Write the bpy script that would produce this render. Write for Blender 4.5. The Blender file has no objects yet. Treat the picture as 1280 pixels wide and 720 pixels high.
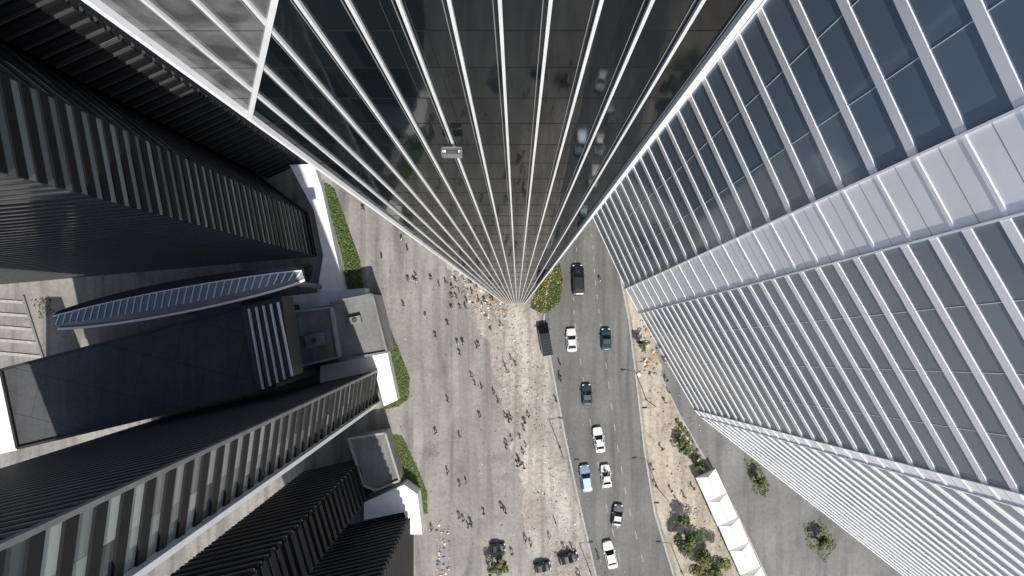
import bpy, bmesh, math, random
from mathutils import Vector, Matrix
random.seed(7)
R=random.random
def U(a,b): return a+(b-a)*random.random()
CAMH=120.0; FP=840.0
# site plan survey: plan units (7 units = 1 m at street level), origin below the viewpoint
def P(u,v,z=0.0):
    k=(CAMH-z)/FP
    return Vector(((u-640)*k,(385-v)*k,z))
def G(u,v,z=0.0):
    return Vector(((u-640)/7.0,(385-v)/7.0,z))

# ---------------- materials ----------------
def newmat(name):
    m=bpy.data.materials.new(name); m.use_nodes=True
    nt=m.node_tree; b=nt.nodes['Principled BSDF']
    return m,nt,b
def flat(name,c,rough=.6,metal=0,var=.12,scale=2.0,spec=.5,bump=0):
    m,nt,b=newmat(name)
    tc=nt.nodes.new('ShaderNodeTexCoord'); n=nt.nodes.new('ShaderNodeTexNoise')
    n.inputs['Scale'].default_value=scale; n.inputs['Detail'].default_value=6
    nt.links.new(tc.outputs['Object'],n.inputs['Vector'])
    r=nt.nodes.new('ShaderNodeValToRGB')
    r.color_ramp.elements[0].position=.3; r.color_ramp.elements[1].position=.7
    r.color_ramp.elements[0].color=(*[x*(1-var) for x in c],1)
    r.color_ramp.elements[1].color=(*[min(1,x*(1+var)) for x in c],1)
    nt.links.new(n.outputs['Fac'],r.inputs['Fac']); nt.links.new(r.outputs['Color'],b.inputs['Base Color'])
    b.inputs['Roughness'].default_value=rough; b.inputs['Metallic'].default_value=metal
    b.inputs['Specular IOR Level'].default_value=spec
    if bump:
        bp=nt.nodes.new('ShaderNodeBump'); bp.inputs['Strength'].default_value=bump; bp.inputs['Distance'].default_value=.05
        nt.links.new(n.outputs['Fac'],bp.inputs['Height']); nt.links.new(bp.outputs['Normal'],b.inputs['Normal'])
    return m
def ground_mat(name,c1,c2,dirt,streak_rot=0.0,streak=.5,fine=.35,joints=None,rough=.85,spots=.0,spot_scale=.9,mortar=.88):
    m,nt,b=newmat(name); L=nt.links.new; N=nt.nodes.new
    tc=N('ShaderNodeTexCoord')
    n1=N('ShaderNodeTexNoise'); n1.inputs['Scale'].default_value=.07; n1.inputs['Detail'].default_value=9; n1.inputs['Roughness'].default_value=.65
    L(tc.outputs['Object'],n1.inputs['Vector'])
    r1=N('ShaderNodeValToRGB'); r1.color_ramp.elements[0].position=.38; r1.color_ramp.elements[1].position=.64
    r1.color_ramp.elements[0].color=(*c1,1); r1.color_ramp.elements[1].color=(*c2,1)
    L(n1.outputs['Fac'],r1.inputs['Fac'])
    mp=N('ShaderNodeMapping'); mp.inputs['Rotation'].default_value=(0,0,streak_rot); mp.inputs['Scale'].default_value=(.55,.035,1)
    L(tc.outputs['Object'],mp.inputs['Vector'])
    n2=N('ShaderNodeTexNoise'); n2.inputs['Scale'].default_value=1.0; n2.inputs['Detail'].default_value=6; n2.inputs['Distortion'].default_value=.7
    L(mp.outputs['Vector'],n2.inputs['Vector'])
    r2=N('ShaderNodeValToRGB'); r2.color_ramp.elements[0].position=.45; r2.color_ramp.elements[1].position=.68
    r2.color_ramp.elements[0].color=(0,0,0,1); r2.color_ramp.elements[1].color=(streak,streak,streak,1)
    L(n2.outputs['Fac'],r2.inputs['Fac'])
    mx=N('ShaderNodeMixRGB'); L(r2.outputs['Color'],mx.inputs['Fac']); L(r1.outputs['Color'],mx.inputs['Color1']); mx.inputs['Color2'].default_value=(*dirt,1)
    n3=N('ShaderNodeTexNoise'); n3.inputs['Scale'].default_value=1.6; n3.inputs['Detail'].default_value=12; n3.inputs['Roughness'].default_value=.75
    L(tc.outputs['Object'],n3.inputs['Vector'])
    r3=N('ShaderNodeMapRange'); r3.inputs['From Min'].default_value=.3; r3.inputs['From Max'].default_value=.7
    r3.inputs['To Min'].default_value=1-fine; r3.inputs['To Max'].default_value=1+fine
    L(n3.outputs['Fac'],r3.inputs['Value'])
    m2=N('ShaderNodeVectorMath'); m2.operation='SCALE'; L(mx.outputs['Color'],m2.inputs[0]); L(r3.outputs['Result'],m2.inputs['Scale'])
    out=m2.outputs['Vector']
    if spots:
        v=N('ShaderNodeTexNoise'); v.inputs['Scale'].default_value=spot_scale; v.inputs['Detail'].default_value=3
        L(tc.outputs['Object'],v.inputs['Vector'])
        rv=N('ShaderNodeValToRGB'); rv.color_ramp.elements[0].position=.58; rv.color_ramp.elements[1].position=.72
        rv.color_ramp.elements[0].color=(0,0,0,1); rv.color_ramp.elements[1].color=(spots,)*3+(1,)
        L(v.outputs['Fac'],rv.inputs['Fac'])
        m3=N('ShaderNodeMixRGB'); L(rv.outputs['Color'],m3.inputs['Fac']); L(out,m3.inputs['Color1']); m3.inputs['Color2'].default_value=(*[x*.6 for x in dirt],1)
        out=m3.outputs['Color']
    if joints:
        br=N('ShaderNodeTexBrick'); br.inputs['Scale'].default_value=1.0
        br.inputs['Brick Width'].default_value=joints; br.inputs['Row Height'].default_value=joints*.7; br.inputs['Mortar Size'].default_value=.05
        br.inputs['Color1'].default_value=(1,1,1,1); br.inputs['Color2'].default_value=(.96,.96,.96,1); br.inputs['Mortar'].default_value=(mortar,mortar,mortar,1)
        mpj=N('ShaderNodeMapping'); mpj.inputs['Rotation'].default_value=(0,0,streak_rot); L(tc.outputs['Object'],mpj.inputs['Vector']); L(mpj.outputs['Vector'],br.inputs['Vector'])
        m4=N('ShaderNodeMixRGB'); m4.blend_type='MULTIPLY'; m4.inputs['Fac'].default_value=.8; L(out,m4.inputs['Color1']); L(br.outputs['Color'],m4.inputs['Color2'])
        out=m4.outputs['Color']
    L(out,b.inputs['Base Color']); b.inputs['Roughness'].default_value=rough
    b.inputs['Specular IOR Level'].default_value=.25
    bp=N('ShaderNodeBump'); bp.inputs['Strength'].default_value=.4; bp.inputs['Distance'].default_value=.05
    L(n3.outputs['Fac'],bp.inputs['Height']); L(bp.outputs['Normal'],b.inputs['Normal'])
    return m
def glass(name,c,rough=.05,ior=1.5,metal=0.0,wav=.02,mottle=None):
    m,nt,b=newmat(name)
    b.inputs['Base Color'].default_value=(*c,1); b.inputs['Roughness'].default_value=rough
    b.inputs['IOR'].default_value=ior; b.inputs['Metallic'].default_value=metal
    tc=nt.nodes.new('ShaderNodeTexCoord'); n=nt.nodes.new('ShaderNodeTexNoise'); n.inputs['Scale'].default_value=.25; n.inputs['Detail'].default_value=1
    nt.links.new(tc.outputs['Object'],n.inputs['Vector'])
    bp=nt.nodes.new('ShaderNodeBump'); bp.inputs['Strength'].default_value=wav*5; bp.inputs['Distance'].default_value=.1
    nt.links.new(n.outputs['Fac'],bp.inputs['Height']); nt.links.new(bp.outputs['Normal'],b.inputs['Normal'])
    if mottle:
        q=nt.nodes.new('ShaderNodeTexNoise'); q.inputs['Scale'].default_value=.55; q.inputs['Detail'].default_value=7; q.inputs['Distortion'].default_value=.6
        nt.links.new(tc.outputs['Object'],q.inputs['Vector'])
        r=nt.nodes.new('ShaderNodeValToRGB'); r.color_ramp.elements[0].position=.38; r.color_ramp.elements[1].position=.62
        r.color_ramp.elements[0].color=(*mottle,1); r.color_ramp.elements[1].color=(*c,1)
        nt.links.new(q.outputs['Fac'],r.inputs['Fac']); nt.links.new(r.outputs['Color'],b.inputs['Base Color'])
    return m

M_plaza=ground_mat('plaza_paving',(.225,.212,.190),(.325,.31,.28),(.15,.141,.128),math.radians(-14),.85,.22,joints=6,spots=.4,spot_scale=.22,mortar=.95)
M_rough=ground_mat('rubble_ground',(.275,.252,.22),(.46,.43,.38),(.19,.17,.145),math.radians(-16),.8,.38,spots=.4,spot_scale=.6)
M_asph=ground_mat('asphalt',(.128,.126,.120),(.18,.177,.168),(.09,.088,.084),math.radians(-10),.75,.18)
M_asph2=ground_mat('asphalt_old',(.145,.143,.137),(.21,.207,.197),(.10,.098,.094),math.radians(-30),.6,.2,spots=.3,spot_scale=.2)
M_sand=ground_mat('sand',(.32,.275,.21),(.48,.43,.345),(.20,.17,.13),math.radians(-16),.6,.35,spots=.5,spot_scale=.5)
M_grassg=ground_mat('grass_ground',(.05,.085,.02),(.12,.15,.04),(.12,.1,.05),0,.4,.5)
M_kerb=flat('kerb_concrete',(.36,.34,.31),.85,var=.2,bump=.2)
M_paint=flat('road_paint',(.32,.32,.30),.7,var=.4,scale=5)
M_white=flat('white_cladding',(.82,.83,.84),.4,var=.05,scale=.3)
M_whitefin=flat('white_fin',(.80,.80,.80),.4,var=.05,scale=.4)
M_whiteroof=flat('white_roof',(.80,.79,.76),.7,var=.10,scale=.5)
M_alu=flat('aluminium_fin',(.72,.72,.71),.35,metal=.1,var=.08,scale=.5)
M_black=flat('black_metal',(.008,.008,.009),.6,var=.2,spec=.3)
M_dark=flat('dark_cladding',(.022,.023,.025),.5,var=.25,scale=.4)
M_greyfin=flat('grey_louvre',(.20,.20,.195),.45,var=.15,scale=.6)
M_midfin=flat('dark_grey_louvre',(.055,.057,.058),.45,var=.15,scale=.6)
M_roofdark=ground_mat('roof_membrane_dark',(.06,.062,.064),(.095,.097,.098),(.04,.04,.041),.24,.5,.2,joints=9,rough=.7,mortar=.4)
M_roofgrey=ground_mat('roof_membrane_grey',(.16,.16,.155),(.24,.24,.232),(.11,.11,.107),.24,.5,.2,joints=5)
M_conc=flat('concrete',(.33,.32,.30),.8,var=.2,scale=.7,bump=.15)
GC=[glass('tower_glass',(.006,.008,.010),.04,1.33),glass('tower_glass_b',(.009,.012,.014),.05,1.33)]
GM=glass('coated_glass_painted_reflection',(.17,.17,.165),.07,1.7,mottle=(.07,.07,.07))  # bright street reflections painted in as a pale, mottled base colour
GR=[glass('window_blue_grey',(.150,.20,.25),.10,1.6),glass('window_blue_grey_b',(.140,.188,.236),.10,1.6)]
GR2=[glass('window_slate',(.195,.235,.262),.16,1.55),glass('window_slate_b',(.183,.222,.25),.16,1.55)]
GL=[glass('louvre_window',(.27,.28,.26),.2),glass('louvre_window_b',(.18,.19,.18),.15),glass('louvre_window_c',(.07,.075,.075),.08),glass('louvre_window_d',(.34,.35,.325),.3)]
GD=[glass('dark_window',(.016,.018,.020),.10,1.4),glass('dark_window_b',(.022,.024,.026),.12,1.4)]

# ---------------- mesh builder ----------------
class MB:
    def __init__(s): s.v=[];s.f=[];s.m=[];s.mats=[]
    def mi(s,m):
        if m not in s.mats: s.mats.append(m)
        return s.mats.index(m)
    def face(s,pts,m):
        i=len(s.v); s.v+= [tuple(p) for p in pts]; s.f.append(tuple(range(i,i+len(pts)))); s.m.append(s.mi(m))
    def hexa(s,a,b,m):
        i=len(s.v); s.v+=[tuple(p) for p in a]+[tuple(p) for p in b]; k=s.mi(m)
        for q in ((3,2,1,0),(4,5,6,7),(0,1,5,4),(1,2,6,5),(2,3,7,6),(3,0,4,7)):
            s.f.append(tuple(i+x for x in q)); s.m.append(k)
    def beam(s,a,b,side,w0,w1,out,d0,d1,m,o=0.0):
        A=[a-side*w0/2+out*o,a+side*w0/2+out*o,a+side*w0/2+out*d0,a-side*w0/2+out*d0]
        B=[b-side*w1/2+out*o,b+side*w1/2+out*o,b+side*w1/2+out*d1,b-side*w1/2+out*d1]
        s.hexa(A,B,m)
    def box(s,c,sx,sy,sz,m,rot=0.0):
        c=Vector(c); r=Matrix.Rotation(rot,3,'Z')
        q=[Vector((-sx/2,-sy/2,0)),Vector((sx/2,-sy/2,0)),Vector((sx/2,sy/2,0)),Vector((-sx/2,sy/2,0))]
        s.hexa([c+r@p for p in q],[c+r@p+Vector((0,0,sz)) for p in q],m)
    def cyl(s,a,b,r0,r1,m,n=10):
        a=Vector(a);b=Vector(b);ax=(b-a).normalized(); t=Vector((1,0,0)) if abs(ax.x)<.9 else Vector((0,1,0))
        e=ax.cross(t).normalized(); f=ax.cross(e); i=len(s.v); k=s.mi(m)
        for c,r in((a,r0),(b,r1)):
            for j in range(n):
                t=2*math.pi*j/n; s.v.append(tuple(c+e*math.cos(t)*r+f*math.sin(t)*r))
        for j in range(n):
            s.f.append((i+j,i+(j+1)%n,i+n+(j+1)%n,i+n+j)); s.m.append(k)
        s.f.append(tuple(i+n-1-j for j in range(n))); s.m.append(k); s.f.append(tuple(i+n+j for j in range(n))); s.m.append(k)
    def prism(s,pts,z0,z1,m,mtop=None):
        n=len(pts); mtop=mtop or m
        a=sum(pts[i][0]*pts[(i+1)%n][1]-pts[(i+1)%n][0]*pts[i][1] for i in range(n))
        if a<0: pts=pts[::-1]
        for i in range(n):
            p,q=pts[i],pts[(i+1)%n]
            s.face([(p[0],p[1],z0),(q[0],q[1],z0),(q[0],q[1],z1),(p[0],p[1],z1)],m)
        s.face([(p[0],p[1],z1) for p in pts],mtop)
    def mesh(s,name):
        me=bpy.data.meshes.new(name); me.from_pydata(s.v,[],s.f)
        for m in s.mats: me.materials.append(m)
        me.polygons.foreach_set('material_index',s.m); me.update(); return me
    def obj(s,name,parent=None):
        me=s.mesh(name)
        o=bpy.data.objects.new(name,me); bpy.context.collection.objects.link(o)
        if parent: o.parent=parent
        return o
def empty(name):
    e=bpy.data.objects.new(name,None); bpy.context.collection.objects.link(e); return e

def facade(mb,b0,b1,t0,t1,inside,nf,nc,mats,ff=None,vf=None,tilt=.012,ff2=None):
    """bilinear curtain wall. ff=(width,depth,mat) floor fins ; vf=(w0,w1,depth,mat,count) vertical fins"""
    def Q(s,t): return (b0.lerp(b1,s)).lerp(t0.lerp(t1,s),t)
    h=(b1-b0).normalized(); up=((t0+t1)-(b0+b1)).normalized(); n=h.cross(up).normalized()
    if n.dot((b0+b1)/2-inside)<0: n=-n
    for i in range(nf):
        for j in range(nc):
            c=[Q(j/nc,i/nf),Q((j+1)/nc,i/nf),Q((j+1)/nc,(i+1)/nf),Q(j/nc,(i+1)/nf)]
            tx=U(-tilt,tilt); ty=U(-tilt,tilt)
            c=[c[0]+n*(tx+ty),c[1]+n*(-tx+ty),c[2]+n*(-tx-ty),c[3]+n*(tx-ty)]
            mb.face(c,random.choice(mats))
    if ff:
        w,d,m=ff[:3]
        for i in range(0,nf+1):
            mb.beam(Q(0,i/nf),Q(1,i/nf),up,w,w,n,d,d,m,-.05)
    if ff2:
        w,d,m=ff2
        for i in range(0,nf):
            mb.beam(Q(0,(i+.5)/nf),Q(1,(i+.5)/nf),up,w,w,n,d,d,m,-.05)
    if vf:
        w0,w1,d,m,cnt=vf
        for j in range(cnt+1):
            mb.beam(Q(j/cnt,0),Q(j/cnt,1),h,w0,w1,n,d,d,m,-.05)
    return n
def tower(name,base,ztop,faces,lean=(0,0),wall=None,roof=None):
    root=empty(name); wall=wall or M_dark
    B=[G(u,v) for u,v in base]; T=[p+Vector((lean[0]*ztop,lean[1]*ztop,ztop)) for p in B]
    ins=sum(B,Vector())/len(B)
    w=MB()
    for i in range(len(B)):
        j=(i+1)%len(B)
        if i in faces:
            f=MB(); k=dict(faces[i]); facade(f,B[i],B[j],T[i],T[j],ins,**k); f.obj('facade',root)
        else: w.face([B[i],B[j],T[j],T[i]],wall)
    w.face(T,roof or M_roofgrey); w.obj('walls',root)
    return root,B,T

# ---------------- ground ----------------
def sheet(name,pts,z,m):
    mb=MB(); mb.face([G(u,v,z) for u,v in pts][::-1],m); o=mb.obj(name)
    if o.data.polygons[0].normal.z<0:
        o.data.flip_normals()
    return o
def jag(pts,a=3.0,n=9):
    """worn, irregular edge line"""
    o=[]; off=0
    for i in range(len(pts)-1):
        p,q=Vector(pts[i]),Vector(pts[i+1]); d=(q-p); 
        if d.length<1: continue
        nn=Vector((-d.y,d.x)).normalized()
        for k in range(n):
            off=off*.6+U(-a,a); c=p.lerp(q,k/n)+nn*off; o.append((c.x,c.y))
    o.append(pts[-1]); return o
S=1500*7
sheet('ground',[(-S,-S),(S,-S),(S,S),(-S,S)],0,M_plaza)
roadL=[(690,-500),(692,100),(700,260),(697,310),(684,360),(680,400),(690,460),(705,540),(722,620),(745,720),(790,900),(900,1300)]
roadR=[(740,-500),(745,100),(752,260),(764,300),(774,340),(786,400),(796,480),(805,560),(818,640),(842,720),(890,900),(1010,1300)]
sheet('road',roadL+roadR[::-1],.012,M_asph)
ver=jag([(552,330),(578,362),(596,400),(612,440),(620,490),(638,545),(650,600),(658,660),(672,720),(700,900)],5)
sheet('rubble_pavement',ver+[(786,900),(741,720),(718,620),(701,540),(686,460),(676,400),(660,372),(640,340)],.004,M_rough)
sand=[(750,262),(776,330),(790,400),(800,480),(809,560),(822,640),(846,720),(894,900)]
sheet('sand_verge',sand+jag([(1040,900),(945,720),(905,630),(868,560),(838,490),(822,440),(812,380),(800,300)],1.5),.008,M_sand)
sheet('parking_lot',[(826,470),(850,520),(885,580),(920,640),(958,720),(1050,900),(1500,900),(1500,560),(1000,440),(840,400)],.016,M_asph2)
def strip(mb,pts,w,z0,z1,m):
    P3=[G(u,v) for u,v in pts]
    for i in range(len(P3)-1):
        a,b=P3[i],P3[i+1]; d=(b-a).normalized(); n=Vector((-d.y,d.x,0))*w/2
        mb.hexa([a-n+Vector((0,0,z0)),a+n+Vector((0,0,z0)),a+n+Vector((0,0,z1)),a-n+Vector((0,0,z1))],
                [b-n+Vector((0,0,z0)),b+n+Vector((0,0,z0)),b+n+Vector((0,0,z1)),b-n+Vector((0,0,z1))],m)
mb=MB(); strip(mb,roadR,.3,0,.14,M_kerb); strip(mb,roadL,.3,0,.13,M_kerb); mb.obj('kerb')
mb=MB(); strip(mb,[(826,470),(850,520),(885,580),(920,640),(958,720),(1050,900)],.25,0,.13,M_kerb); mb.obj('kerb')
mb=MB()
def lerpl(t,f):
    x=f*(len(roadL)-1); i=min(int(x),len(roadL)-2); fr=x-i
    a=Vector(roadL[i]).lerp(Vector(roadL[i+1]),fr); b=Vector(roadR[i]).lerp(Vector(roadR[i+1]),fr); return a.lerp(b,t)
for t in (.36,.66):
    k=0.1
    while k<.95:
        a=lerpl(t,k); b=lerpl(t,k+.010)
        A=G(*a,.02);B=G(*b,.02); d=(B-A).normalized(); n=Vector((-d.y,d.x,0))*.055
        mb.face([A-n,B-n,B+n,A+n],M_paint); k+=.03
mb.obj('lane_markings')

# ---------------- central tower ----------------
root=empty('glass_office_tower')
b0=Vector((-1.5,1,0)); b1=Vector((2.3,1,0)); t0=Vector((-18.2,13.5,92)); t1=Vector((10.5,13.5,92))
f=MB()
la=Vector((-15.8,11.8,79.5)); lb=Vector((-9.8,13.5,92))
nrm=facade(f,b0,b1,t0,t1,Vector((0,20,40)),26,26,GC,tilt=.002)
f.face([la+nrm*.012,lb+nrm*.012,t0+nrm*.012],GM)  # corner panel carrying the painted-in street reflections
f.obj('curtain_wall',root)
f=MB()
def Q(s,t): return b0.lerp(b1,s).lerp(t0.lerp(t1,s),t)
h=(b1-b0).normalized(); up=((t0+t1)-(b0+b1)).normalized()
NF=13
for j in range(NF+1):
    s=j/NF
    f.beam(Q(s,0),Q(s,1),h,.07,.17,nrm,.08,.20,M_alu,-.02)
    if 0<j: 
        s2=s-.011
        f.beam(Q(s2,.05),Q(s2,1),h,.02,.045,nrm,.04,.06,M_greyfin,-.02)
for i in range(0,27):
    f.beam(Q(0,i/26),Q(1,i/26),up,.05,.05,nrm,.02,.02,M_black,-.02)
f.beam(la,lb,h,.32,.32,nrm,.4,.4,M_alu)
f.beam(Q(1,0),Q(1,1),h,.12,.35,nrm,.2,.4,M_whitefin,-.02)
f.beam(Q(0,0),Q(0,1),h,.10,.28,nrm,.2,.4,M_whitefin,-.02)
f.obj('fins',root)
f=MB()
bb0=Vector((-6,26,0));bb1=Vector((6,26,0)); tb0=Vector((-18.2,40,92));tb1=Vector((10.5,40,92))
f.face([b0,bb0,tb0,t0],M_dark); f.face([b1,t1,tb1,bb1],M_dark); f.face([bb0,bb1,tb1,tb0],M_dark); f.face([t0,tb0,tb1,t1],M_roofgrey)
f.obj('walls',root)
# window-cleaning gondola hanging on the facade
f=MB(); g=Q(.46,.81)+nrm*.75
f.box((g.x,g.y,g.z),1.3,.5,.05,M_whitefin)
for sy in(-.25,.25):
    f.box((g.x,g.y+sy,g.z+.05),1.3,.04,.9,M_greyfin)
for sx in(-.65,.65):
    f.box((g.x+sx,g.y,g.z+.05),.04,.5,.9,M_greyfin); f.box((g.x+sx*.8,g.y,g.z+.1),.22,.3,.5,M_whitefin)
    f.cyl((g.x+sx*.8,g.y,g.z+.6),tuple(Q(.46,1)+nrm*.75+Vector((sx*.8,0,0))),.012,.012,M_midfin,6)
f.obj('window_cleaning_gondola')

# ---------------- right white tower ----------------
lean=(.046,.070); ZT=104
base=[(740,270),(782,361),(799,392),(868,512),(876,521),(1240,806),(1500,700),(1260,150)]
root,B,T=tower('white_office_tower',base,ZT,{
 0:dict(nf=26,nc=3,mats=GR,ff=(.82,.08,M_white),vf=(.04,.04,.03,M_white,3),tilt=.003),
 2:dict(nf=36,nc=4,mats=GR2,ff=(.74,.08,M_white),vf=(.04,.04,.03,M_white,4),tilt=.002),
 4:dict(nf=34,nc=8,mats=GR2,ff=(.72,.08,M_white),vf=(.05,.05,.03,M_white,8),tilt=.003),
},lean=lean,wall=M_white)
f=MB(); ins=sum(B,Vector())/len(B)
for (i,j,cnt) in ((1,2,26),(3,4,36)):
    h=(B[j]-B[i]).normalized(); up=(T[i]-B[i]).normalized(); n=h.cross(up).normalized()
    if n.dot(B[i]-ins)<0:n=-n
    for k in range(cnt):
        t=k/cnt; f.beam(B[i].lerp(T[i],t),B[j].lerp(T[j],t),up,.34,.34,n,.07,.07,M_white,-.05)
        t+=.5/cnt; f.beam(B[i].lerp(T[i],t),B[j].lerp(T[j],t),up,.05,.05,n,.01,.01,M_greyfin,-.05)
    for s in (0,1):
        f.beam(B[i].lerp(B[j],s),T[i].lerp(T[j],s),h,.12,.16,n,.14,.14,M_white,-.04)
h=(B[1]-B[0]).normalized()
f.beam(B[0],T[0],h,.4,.4,h.cross(Vector((0,0,1))),.4,.4,M_white,-.1)
f.obj('piers',root)

# ---------------- left towers ----------------
rootA,_,_=tower('louvred_office_tower',[(375,203),(120,-25),(50,20),(333,222)],100,{
 0:dict(nf=50,nc=8,mats=GD,ff=(.7,.3,M_black),ff2=(.25,.32,M_midfin)),
 3:dict(nf=46,nc=1,mats=GL[1:3]+GD,ff=(1.0,.25,M_black),ff2=(.2,.27,M_midfin))},roof=M_roofgrey)
rootB,_,_=tower('louvred_office_tower',[(285,190),(385,268),(395,320),(-260,378),(-260,90)],100,{
 0:dict(nf=38,nc=4,mats=[GL[1],GL[2],GL[1],GL[0],GL[0]],ff=(1.2,.12,M_black),vf=(.08,.08,.1,M_black,2)),
 1:dict(nf=50,nc=1,mats=[GL[0],GL[3],GL[1]],ff=(1.0,.15,M_black)),
 2:dict(nf=60,nc=6,mats=GD,ff=(.3,.10,M_midfin),tilt=.006)})
rootF,BF,TF=tower('louvred_office_tower',[(200,525),(475,463),(470,502),(215,592)],100,{
 0:dict(nf=56,nc=5,mats=GD+GL[2:3],ff=(.65,.3,M_black),ff2=(.22,.3,M_greyfin)),
 1:dict(nf=38,nc=2,mats=[GL[0],GL[1],GL[1],GL[2],GL[3]],ff=(1.1,.2,M_black))})
f=MB()
f.beam(BF[1],TF[1],Vector((1,0,0)),.35,.35,Vector((0,1,0)),.35,.35,M_greyfin)
f.beam(BF[2]+Vector((.4,-.4,0)),TF[2]+Vector((.4,-.4,0)),Vector((1,0,0)),.7,.7,Vector((0,1,0)),.5,.5,M_whitefin)
f.obj('corner_posts',rootF)
tower('louvred_office_tower',[(378,592),(455,574),(466,612),(392,642)],80,{
 0:dict(nf=40,nc=3,mats=GD,ff=(.6,.3,M_black),ff2=(.2,.3,M_greyfin)),
 1:dict(nf=34,nc=1,mats=[GD[0],GL[2]],ff=(1.1,.3,M_black))})
tower('louvred_office_tower',[(412,664),(515,640),(515,800),(430,800)],60,{
 0:dict(nf=36,nc=3,mats=GD,ff=(.5,.3,M_black),ff2=(.2,.3,M_greyfin)),
 1:dict(nf=30,nc=4,mats=GD,ff=(.6,.3,M_black))})

# ---------------- podium roofs ----------------
def slab(name,pts,z0,z1,m,mtop,parapet=None):
    mb=MB(); q=[P(u,v,z1) for u,v in pts]; mb.prism([(p.x,p.y) for p in q],z0,z1,m,mtop)
    if parapet:
        n=len(q)
        for i in range(n):
            a,b=q[i],q[(i+1)%n]; d=(b-a).normalized(); s=Vector((-d.y,d.x,0))
            mb.beam(a,b,s,.35,.35,Vector((0,0,1)),.5,.5,parapet,.01)
    return mb.obj(name)
slab('podium_building',[(3,462),(318,380),(346,484),(24,560)],0,24,M_dark,M_roofdark,M_dark)
mb=MB()
for i in range(5):
    a=P(312+i*9,386-i*2,25); b=P(330+i*9,486-i*4,25)
    d=(b-a).normalized(); mb.beam(a,b,Vector((-d.y,d.x,0)),.22,.22,Vector((0,0,1)),.5,.5,M_whiteroof,0)
a=[P(300,380,24.9),P(352,370,24.9),P(366,470,24.9),P(322,490,24.9)]
mb.prism([(p.x,p.y) for p in a],20,24.95,M_dark,GD[0])
mb.obj('skylight_canopy')
slab('white_terrace',[(-20,470),(3,470),(24,562),(-20,572)],0,20,M_whiteroof,M_whiteroof)
slab('podium_building',[(345,392),(414,384),(424,446),(356,462)],0,10,M_conc,M_roofgrey,M_conc)
slab('podium_building',[(414,378),(466,368),(484,440),(425,450)],0,8,M_conc,M_roofgrey,M_greyfin)
slab('white_terrace',[(362,206),(392,205),(402,235),(430,362),(395,372),(404,320),(392,262)],0,2.5,M_whiteroof,M_whiteroof)
slab('white_terrace',[(340,372),(398,366),(456,360),(458,374),(345,392)],0,4,M_whiteroof,M_whiteroof)
slab('white_terrace',[(400,458),(484,440),(497,500),(480,508),(470,470),(400,480)],0,3,M_whiteroof,M_whiteroof)
slab('podium_building',[(436,548),(482,541),(500,600),(470,612),(455,606)],0,5,M_conc,M_roofgrey,M_conc)
slab('white_terrace',[(455,628),(505,606),(522,618),(528,668),(512,668),(505,640),(455,650)],0,4,M_whiteroof,M_whiteroof)

mb=MB()
for (u,v,sx,sy,z) in ((370,410,2,3,10),(395,425,3,2,10),(445,400,2,1.2,8)):
    p=P(u,v,z); mb.box((p.x,p.y,z),sx,sy,1.0,M_greyfin,.24); mb.cyl((p.x,p.y,z+1.0),(p.x,p.y,z+1.25),.4,.4,M_midfin)
mb.obj('rooftop_air_handling_units')

# glass canopy walkway
mb=MB(); M_can=glass('canopy_glass',(.14,.18,.22),.12)
n=34; zc=28
for i in range(n):
    t0_,t1_=i/n,(i+1)/n
    def sec(t):
        w=.35+ 1.8*math.sin(math.pi*min(1,max(0,t*.92+.06)))**.5
        c=Vector(P(72+308*t,400-58*t,zc)); c.z+=1.2*math.sin(math.pi*t)
        d=Vector((308,58,0)).normalized(); s=Vector((-d.y,d.x,0))
        return c,s,w
    c0,s0,w0=sec(t0_);c1,s1,w1=sec(t1_)
    up=Vector((0,0,1))
    for a,b,ha,hb,m in ((-1,-.55,0,.45,M_greyfin),(-.55,.45,.45,.7,M_can),(.45,1,.7,0,M_midfin)):
        mb.face([c0+s0*w0*a+up*ha,c1+s1*w1*a+up*ha,c1+s1*w1*b+up*hb,c0+s0*w0*b+up*hb],m)
    mb.face([c0-s0*w0,c1-s1*w1,c1+s1*w1,c0+s0*w0],M_dark)
    mb.beam(c0-s0*w0*.55+up*.47,c1+s1*w1*.45+up*.72,Vector((1,0,0)),.12,.12,up,.15,.15,M_whitefin)
    mb.beam(c0-s0*(w0+.1),c1-s1*(w1+.1),s0,.3,.3,up,.35,.35,M_whitefin)
    mb.beam(c0+s0*(w0*.45)+up*.7,c1+s1*(w1*.45)+up*.7,s0,.15,.15,up,.2,.2,M_whitefin)
for t in (.15,.5,.85):
    c,s,w=sec(t); mb.cyl((c.x,c.y,0),(c.x,c.y,c.z),.4,.4,M_greyfin)
mb.obj('glass_canopy_walkway')
mb=MB()
for k in range(5):
    strip(mb,[(-60,372+k*16),(30+k*6,378+k*17)],.5,0,.25,M_kerb)
strip(mb,[(30,370),(62,470)],.4,0,.4,M_greyfin)
mb.obj('garden_steps')

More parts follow.
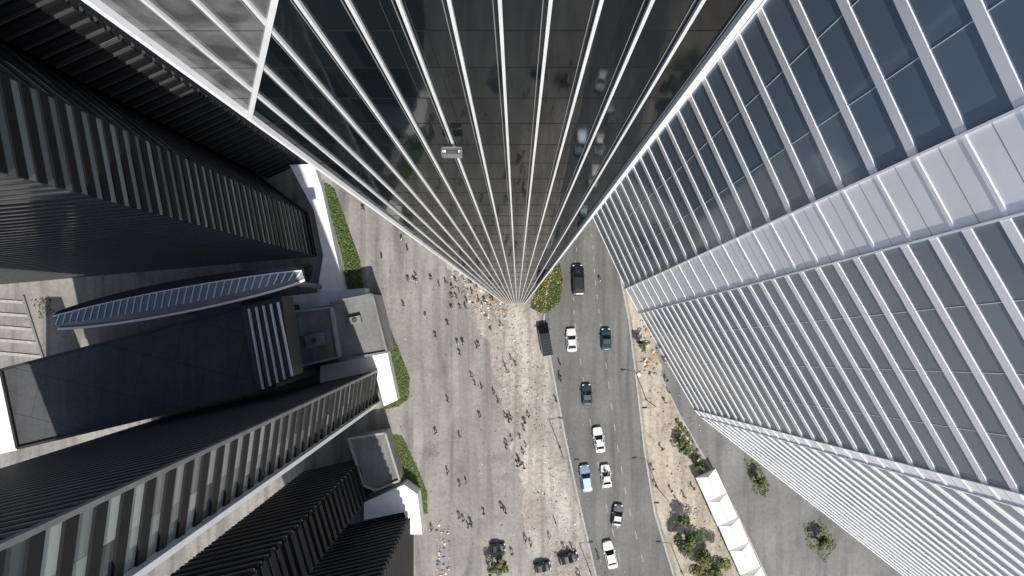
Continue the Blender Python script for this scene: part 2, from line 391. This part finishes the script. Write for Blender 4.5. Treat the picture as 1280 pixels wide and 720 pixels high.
# ---------------- vegetation ----------------
def leafmat(name,c,v=.35):
    return flat(name,c,.6,var=v,scale=1.5,spec=.3)
LG=[leafmat('leaf_a',(.05,.085,.022)),leafmat('leaf_b',(.085,.12,.03)),leafmat('leaf_c',(.03,.055,.015)),leafmat('leaf_dry',(.16,.14,.05))]
M_bark=flat('bark',(.12,.085,.06),.9,var=.3,scale=6)
def leaf(mb,p,s,m):
    a=U(0,6.28); tl=U(-.7,.7); e=Vector((math.cos(a),math.sin(a),U(-.4,.4)))*s; g=Vector((-math.sin(a),math.cos(a),tl))*s*.6
    mb.face([p-e,p-g,p+e,p+g],m)
def tree(u,v,r,h,mats=None,n=1500):
    mats=mats or LG; mb=MB(); p=G(u,v); 
    mb.cyl(p,p+Vector((U(-.2,.2),U(-.2,.2),h*.5)),.22,.14,M_bark,8)
    cl=[]
    for i in range(16):
        a=U(0,6.28); rr=r*U(.15,.85); c=p+Vector((math.cos(a)*rr,math.sin(a)*rr,h*U(.5,.95)-rr*.25)); 
        cl.append((c,r*U(.22,.42),random.choice(mats)))
        mb.cyl(p+Vector((0,0,h*.42)),c,.09,.03,M_bark,5)
    for i in range(n):
        c,cr,m=random.choice(cl); d=Vector((random.gauss(0,1),random.gauss(0,1),random.gauss(0,.8))); d=d.normalized()*cr*R()**.4
        leaf(mb,c+d,U(.10,.24),m if R()<.75 else random.choice(mats))
    mb.obj('tree')
tree(856,665,2.6,6,n=1700);tree(880,697,3.4,7,n=2900);tree(849,646,1.4,4,n=500)
tree(850,556,1.2,4,n=450);tree(870,580,.9,3.0,n=300);tree(1020,672,1.3,4.0,n=600);tree(945,598,1.2,3.5,n=500)
tree(622,700,1.9,4,n=700,mats=[LG[0],LG[2],LG[3]])
tree(800,430,1.1,4,n=400);tree(372,350,1.2,3.5,n=300);tree(812,400,1.0,4,n=350)
def inpoly(x,y,pl):
    c=False
    for i in range(len(pl)):
        x1,y1=pl[i];x2,y2=pl[i-1]
        if (y1>y)!=(y2>y) and x<(x2-x1)*(y-y1)/(y2-y1)+x1:c=not c
    return c
def hedge(pl,n,hh=.8,name='hedge',mats=None,s=(.08,.2),base=M_grassg):
    mats=mats or LG[:3]; mb=MB(); xs=[p[0] for p in pl];ys=[p[1] for p in pl]; 
    if base: mb.face([G(u,v,.024) for u,v in pl],base)
    k=0
    while k<n:
        x=U(min(xs),max(xs));y=U(min(ys),max(ys))
        if inpoly(x,y,pl):
            k+=1; lump=.5+.5*math.sin(x*.7)*math.cos(y*.55)
            if not base and lump<.4 and R()<.8: continue
            leaf(mb,G(x,y,.03+U(0,hh)*(.4+.6*lump)),U(*s),random.choice(mats))
    mb.obj(name)
LB=[leafmat('hedge_leaf_a',(.08,.12,.03)),leafmat('hedge_leaf_b',(.12,.15,.045)),leafmat('hedge_leaf_c',(.05,.08,.02))]
hedge([(405,228),(418,236),(432,275),(450,325),(454,360),(436,362),(428,320),(414,270)],2600,mats=LB)
hedge([(468,375),(482,398),(500,440),(512,472),(511,498),(498,508),(476,513),(488,500),(494,470),(484,430)],1400,.4,mats=LB)
hedge([(484,543),(502,544),(520,580),(534,615),(534,642),(524,642),(516,612),(502,590)],1300,.4,mats=LB)
M_flo=[flat('flower_yellow',(.6,.42,.06)),flat('flower_orange',(.55,.2,.05)),flat('flower_white',(.7,.7,.65))]
hedge([(700,330),(704,350),(700,378),(680,394),(662,384),(672,362),(688,340)],1500,.7,'flower_bed',(LG[:2]+LB)*3+[M_flo[0],M_flo[1]],(.07,.17))
hedge([(930,574),(946,574),(962,606),(958,622),(941,615)],600,.3,'shrubs',LB+[LG[3]],base=None)
hedge([(845,520),(858,535),(884,585),(876,594),(856,565),(843,545)],900,.5,'shrubs',LG,base=None)
hedge([(1004,654),(1027,649),(1047,682),(1031,702),(1008,683)],600,.3,'shrubs',LB+[LG[3]],base=None)
hedge([(40,374),(62,372),(68,390),(50,400)],200,.5,'shrubs',LG,base=None)
hedge([(382,330),(392,332),(388,352),(376,358)],300,.8,'shrubs',base=None)

# ---------------- rubble ----------------
M_st=[flat('stone_light',(.45,.42,.37),.9),flat('stone_mid',(.27,.25,.22),.9),flat('stone_dark',(.1,.09,.08),.9),flat('debris_orange',(.45,.2,.07),.8),flat('debris_white',(.7,.68,.65),.7),flat('debris_blue',(.1,.2,.35),.7)]
mb=MB()
def stone(p,s,m):
    q=[]
    for k in range(4):
        a=k*1.571+U(-.4,.4); q.append(Vector((math.cos(a),math.sin(a),0))*s*U(.6,1.2))
    mb.hexa([p+x for x in q],[p+x*U(.4,.8)+Vector((0,0,s*U(.3,.7))) for x in q],m)
def cl(t):
    pts=[(600,345),(625,390),(648,470),(672,560),(695,650),(715,730)]
    x=t*(len(pts)-1);i=min(int(x),len(pts)-2);return Vector(pts[i]).lerp(Vector(pts[i+1]),x-i)
for i in range(1900):
    t=R()**1.1; c=cl(t); w=12+22*t
    p=G(c.x+random.gauss(0,w),c.y+U(-15,15),.01)
    stone(p,U(.04,.17)*(1 if R()<.95 else 1.9),random.choices(M_st,(5,6,4,.3,.8,.15))[0])
for i in range(420):
    v=U(290,720); u=U(470+max(0,(v-420))*.25,600+(v-300)*.12)
    stone(G(u,v,.01),U(.04,.15),random.choices(M_st,(3,3,5,.3,.9,.2))[0])
mb.obj('rubble')
mb=MB()
for i in range(260):
    p=G(U(560,640),U(340,400),.01)
    if abs((p.x*7+640)-(575+( -(p.y*7)+385-340)*.8))<20: stone(p,U(.1,.42),random.choices(M_st,(3,2,2,2.4,3,.4))[0])
for i in range(380):
    u=U(806,905);v=U(400,720)
    if abs(u-(820+(v-430)*.28))<30: stone(G(u,v,.01),U(.06,.26),random.choice(M_st[:3]))
for i in range(60):
    stone(G(U(798,822),U(395,470),.01),U(.2,.55),random.choices(M_st,(3,2,4,2,2,.6))[0])
for i in range(60):
    stone(G(U(545,562),U(650,720),.01),U(.1,.4),random.choices(M_st,(3,2,2,1.5,3,.5))[0])
mb.obj('rubble')

# ---------------- cars ----------------
M_cg=glass('car_glass',(.01,.012,.014),.04); M_tyre=flat('tyre',(.02,.02,.02),.9); M_lamp=flat('headlamp',(.7,.72,.75),.1); M_tail=flat('tail_lamp',(.35,.02,.02),.2)
def paint(name,c,metal=.2):
    m,nt,b=newmat(name); b.inputs['Base Color'].default_value=(*c,1); b.inputs['Roughness'].default_value=.3; b.inputs['Metallic'].default_value=metal
    b.inputs['Coat Weight'].default_value=.8; b.inputs['Coat Roughness'].default_value=.06; return m
PC={'white':paint('paint_white',(.70,.70,.69),0),'black':paint('paint_black',(.012,.012,.014)),'teal':paint('paint_teal',(.015,.045,.06)),'blue':paint('paint_blue',(.22,.30,.38)),'grey':paint('paint_grey',(.12,.12,.13)),'silver':paint('paint_silver',(.5,.51,.52),.4)}
def car_mesh(col,L=4.5,W=1.85,Hh=1.45,cab=(-.36,.20),wagon=False):
    mb=MB(); m=PC[col]
    st=[(-.5,.66,.60),(-.492,.80,.70),(-.47,.90,.80),(-.42,.96,.87),(-.30,1.0,.90),(0,1.0,.90),(.18,1.0,.88),(.32,.97,.80),(.42,.90,.72),(.47,.80,.66),(.495,.62,.58),(.5,.5,.52)]
    rings=[]
    for y,w,z in st:
        hw=W/2*w; Y=y*L
        rings.append([(-hw*.92,Y,.22),(-hw,Y,.42),(-hw*.99,Y,z-.12),(-hw*.86,Y,z),(-hw*.4,Y,z+.035),(hw*.4,Y,z+.035),(hw*.86,Y,z),(hw*.99,Y,z-.12),(hw,Y,.42),(hw*.92,Y,.22)])
    k=mb.mi(m); i0=len(mb.v)
    for r in rings: mb.v+=r
    nr=10
    for a in range(len(rings)-1):
        for b in range(nr):
            c=(b+1)%nr; mb.f.append((i0+a*nr+b,i0+a*nr+c,i0+(a+1)*nr+c,i0+(a+1)*nr+b)); mb.m.append(k)
    mb.f.append(tuple(i0+b for b in range(nr))); mb.m.append(k)
    mb.f.append(tuple(i0+(len(rings)-1)*nr+nr-1-b for b in range(nr))); mb.m.append(k)
    r0,r1=cab; yb=r0*L; yf=r1*L; zb=.90; zt=Hh; hb=W*.44; ht=W*.355
    rb=yb+(.25 if wagon else .62); rf=yf-.72
    Bq=[Vector((-hb,yb,zb)),Vector((hb,yb,zb)),Vector((hb,yf,zb-.02)),Vector((-hb,yf,zb-.02))]
    Tq=[Vector((-ht,rb,zt-.03)),Vector((ht,rb,zt-.03)),Vector((ht,rf,zt)),Vector((-ht,rf,zt))]
    mb.hexa(Bq,Tq,M_cg)
    up=Vector((0,0,1))
    mb.hexa([p+up*.003 for p in Tq],[Vector((p.x*.93,p.y*.96,p.z+.045)) for p in Tq],m)
    for a,b in zip(Bq,Tq): mb.beam(a,b,Vector((1,0,0)),.09,.09,Vector((0,1,0)),.05,.05,m,-.05)
    for s in(-1,1):
        mid=(rb+rf)/2; mb.beam(Vector((s*hb,mid,zb)),Vector((s*ht,mid,zt)),Vector((0,1,0)),.09,.09,Vector((s,0,0)),.03,.03,m)
        mb.box((s*(W/2+.08),yf-.35,.88),.2,.12,.12,m)
        for y in(-.31,.31): mb.cyl((s*(W/2-.2),y*L,.32),(s*(W/2+.005),y*L,.32),.32,.32,M_tyre,14)
        mb.box((s*W*.31,L*.455,.60),.34,.18,.11,M_lamp); mb.box((s*W*.33,-L*.482,.68),.32,.08,.12,M_tail)
    return mb.mesh('car')
def put(me,name,u,v,rot,z=0.015,sc=1):
    o=bpy.data.objects.new(name,me); bpy.context.collection.objects.link(o); o.location=G(u,v,z); o.rotation_euler=(0,0,math.radians(rot)); o.scale=(sc,)*3; return o
cars=[('black',722,350,2,5.6,2.2,True,1.7),('white',714,425,3,4.2,1.8,False,1.45),('teal',757,424,2,4.0,1.8,False,1.45),('teal',733,493,3,3.9,1.75,False,1.45),
('white',748,549,9,4.6,1.8,False,1.45),('blue',732,597,8,4.9,1.95,True,1.6),('white',757,594,6,4.1,1.75,False,1.45),('grey',771,643,-8,4.0,1.8,False,1.45),
('white',762,692,14,5.0,1.9,False,1.5),('black',710,696,-75,3.6,1.75,False,1.5),('black',678,707,-80,3.0,1.6,True,1.5),('black',622,683,-85,2.8,1.5,True,1.5)]
for c,u,v,r,L,W,wg,hh in cars: put(car_mesh(c,L,W,hh,wagon=wg),'car',u,v,r)
def van_mesh(col,L=7,W=2.2,Hh=2.5):
    mb=MB(); m=PC[col]; zs=.35
    prof=[(-L/2,.95),(-L/2+.1,1),(L/2-1.7,1),(L/2-.5,.97),(L/2,.88)]; top=[Hh-.1,Hh,Hh,1.35,1.0]
    for a in range(4):
        y0,w0=prof[a];y1,w1=prof[a+1]; h0,h1=top[a],top[a+1]; w0*=W/2;w1*=W/2
        mat=M_cg if a==2 else m
        mb.hexa([Vector((-w0,y0,zs)),Vector((w0,y0,zs)),Vector((w0,y0,min(h0,1.2))),Vector((-w0,y0,min(h0,1.2)))],[Vector((-w1,y1,zs)),Vector((w1,y1,zs)),Vector((w1,y1,min(h1,1.2))),Vector((-w1,y1,min(h1,1.2)))],m)
        if a<3: mb.hexa([Vector((-w0,y0,1.203)),Vector((w0,y0,1.203)),Vector((w0*.93,y0,h0)),Vector((-w0*.93,y0,h0))],[Vector((-w1,y1,1.203)),Vector((w1,y1,1.203)),Vector((w1*.93,y1,h1)),Vector((-w1*.93,y1,h1))],mat)
    for k in range(5): mb.box((0,-L/2+.6+k*(L-3)/5,Hh+.003),W*.8,.06,.04,M_midfin)
    for s in(-1,1):
        for y in(-.3,.33): mb.cyl((s*(W/2-.25),y*L,.4),(s*(W/2+.01),y*L,.4),.4,.4,M_tyre,14)
        mb.box((s*(W/2+.15),L/2-1.1,1.4),.25,.15,.3,M_black)
        mb.box((s*W*.36,L/2-.05,.7),.3,.1,.2,M_lamp)
    return mb.mesh('van')
put(van_mesh('black',5.6,1.9,2.1),'van',681,424,10)
# row of white event tents
M_canvas=flat('white_canvas',(.74,.73,.70),.8,var=.08,scale=1.2)
def tent_mesh(L=4.6,W=3.8):
    mb=MB(); e=2.5; k=3.2
    c=[Vector((-W/2,-L/2,e)),Vector((W/2,-L/2,e)),Vector((W/2,L/2,e)),Vector((-W/2,L/2,e))]; r0=Vector((0,-L*.38,k)); r1=Vector((0,L*.38,k))
    mb.face([c[0],c[1],r0],M_canvas); mb.face([c[1],c[2],r1,r0],M_canvas); mb.face([c[2],c[3],r1],M_canvas); mb.face([c[3],c[0],r0,r1],M_canvas)
    for i in range(4):
        a,b=c[i],c[(i+1)%4]; dz=Vector((0,0,-.35)); mb.face([a,b,b+dz,a+dz],M_canvas)
        mb.cyl((a.x*.97,a.y*.97,0),(a.x*.97,a.y*.97,e),.04,.04,M_greyfin,6)
    mb.beam(r0,r1,Vector((1,0,0)),.08,.08,Vector((0,0,1)),.04,.04,M_greyfin)
    return mb.mesh('event_tent')
tm=tent_mesh()
for i in range(6):
    t=i/5; put(tm,'event_tent',884+70*t+U(-1,1),602+150*t,24+U(-1.5,1.5))

# ---------------- street lamps ----------------
def lamp(u,v,rot):
    mb=MB(); mb.cyl((0,0,0),(0,0,.5),.16,.14,M_greyfin); mb.cyl((0,0,.5),(0,0,8.5),.09,.06,M_greyfin); mb.cyl((0,0,8.5),(1.8,0,9),.05,.04,M_greyfin,8)
    mb.box((2.1,0,8.93),.8,.28,.12,M_black)
    o=mb.obj('street_lamp'); o.location=G(u,v,0); o.rotation_euler=(0,0,math.radians(rot))
for u,v,r in((808,500,180),(822,610,180),(852,715,180),(700,560,0),(738,715,0)): lamp(u,v,r)

# ---------------- people ----------------
M_skin=flat('skin',(.35,.2,.13),.6); M_hair=flat('hair',(.02,.015,.01),.7)
SH=[flat('shirt_'+n,c,.85) for n,c in(('white',(.7,.7,.68)),('black',(.02,.02,.02)),('navy',(.03,.04,.09)),('red',(.3,.04,.03)),('grey',(.2,.2,.2)),('ochre',(.4,.25,.06)),('dark',(.04,.035,.03)))]
PT=[flat('trousers_'+n,c,.85) for n,c in(('denim',(.04,.06,.11)),('black',(.015,.015,.015)),('khaki',(.25,.2,.12)))]
def person_mesh(st,arm):
    V=[((0,0,.96),.15,.11),((0,0,1.18),.135,.10),((0,.01,1.38),.17,.11),((0,.02,1.52),.055,.055),((0,.03,1.62),.085,.1),((0,.03,1.72),.07,.08)]
    E=[(0,1),(1,2),(2,3),(3,4),(4,5)]
    for s in(-1,1):
        b=len(V); k=s*arm
        V+=[((s*.19,0,1.42),.065,.065),((s*.25,-.10*k,1.16),.048,.048),((s*.26,.12*k+.05,.94),.036,.036),((s*.26,.15*k+.07,.85),.03,.04)]
        E+=[(2,b),(b,b+1),(b+1,b+2),(b+2,b+3)]
        b=len(V); q=s*st
        V+=[((s*.10,0,.88),.09,.09),((s*.11,.16*q+.04,.50),.062,.062),((s*.11,.30*q-.04,.10),.042,.042),((s*.12,.30*q+.12,.04),.035,.03)]
        E+=[(0,b),(b,b+1),(b+1,b+2),(b+2,b+3)]
    me=bpy.data.meshes.new('p'); me.from_pydata([v[0] for v in V],E,[]); o=bpy.data.objects.new('p',me); bpy.context.collection.objects.link(o)
    o.modifiers.new('s','SKIN')
    for i,v in enumerate(V): me.skin_vertices[0].data[i].radius=(v[1],v[2]); me.skin_vertices[0].data[i].use_root=(i==0)
    sb=o.modifiers.new('u','SUBSURF'); sb.levels=1
    dg=bpy.context.evaluated_depsgraph_get(); m2=bpy.data.meshes.new_from_object(o.evaluated_get(dg)); bpy.data.objects.remove(o); return m2
bases=[person_mesh(1,1),person_mesh(-.7,1),person_mesh(.1,.1)]
pm=[]
for k in range(16):
    me=random.choice(bases).copy(); me.name='person'; me.materials.clear()
    for m in (M_skin,M_hair,random.choice(SH),random.choice(PT)): me.materials.append(m)
    for p in me.polygons:
        c=p.center; p.use_smooth=True
        p.material_index= 1 if (c.z>1.68 or (c.z>1.56 and c.y<.01)) else 0 if (c.z>1.5 or (abs(c.x)>.2 and c.z<1.02)) else 2 if c.z>.95 else 3
    pm.append(me)
def person(u,v):
    put(random.choice(pm),'person',u,v,U(0,360),.012,U(.95,1.08))
ppl=[(455,262),(503,300),(510,312),(478,322),(520,345),(505,382),(533,396),(545,420),(560,405),(511,350),(530,308),(575,442),(590,470),(560,500),(545,540),(575,545),(575,605),(583,602),(560,590),(600,520),(605,640),(640,690),(590,655),(540,660),(700,470),(695,500),(700,475),(815,585),(818,605),(838,612),(845,625),(826,560),(700,455),(750,350)]
for u,v in ppl: person(u,v)
for i in range(34):
    t=R(); c=cl(t); u=c.x+random.gauss(0,30+14*t)-12; v=c.y+U(-12,12)
    for k in range(random.choice((1,2,2,3,4))): person(u+random.gauss(0,5),v+random.gauss(0,5))
for i in range(12): person(U(550,610),U(345,395))
for i in range(12): 
    v=U(420,700); person(812+(v-400)*.22+U(-8,8),v)

# ---------------- camera, light ----------------
cam=bpy.data.cameras.new('camera'); co=bpy.data.objects.new('camera',cam); bpy.context.collection.objects.link(co)
co.location=(0,0,CAMH); co.rotation_euler=(0,0,0); cam.lens=36*FP/1280; cam.sensor_width=36; cam.shift_y=25/1280; cam.clip_end=6000; cam.clip_start=.5
bpy.context.scene.camera=co
el=math.radians(57); az=math.radians(159)
sd=Vector((math.sin(az)*math.cos(el),math.cos(az)*math.cos(el),math.sin(el)))
sun=bpy.data.lights.new('sun','SUN'); sun.energy=4.8; sun.angle=math.radians(.6); sun.color=(1,.96,.90)
so=bpy.data.objects.new('sun',sun); bpy.context.collection.objects.link(so); so.rotation_euler=sd.to_track_quat('Z','Y').to_euler()
w=bpy.data.worlds.new('World'); bpy.context.scene.world=w; w.use_nodes=True
nt=w.node_tree; sk=nt.nodes.new('ShaderNodeTexSky'); sk.sky_type='NISHITA'; sk.sun_disc=False; sk.sun_elevation=el; sk.sun_rotation=az; sk.dust_density=1.5
nt.links.new(sk.outputs['Color'],nt.nodes['Background'].inputs['Color']); nt.nodes['Background'].inputs['Strength'].default_value=.15
sc=bpy.context.scene; sc.view_settings.view_transform='Standard'; sc.view_settings.look='None'; sc.view_settings.exposure=0
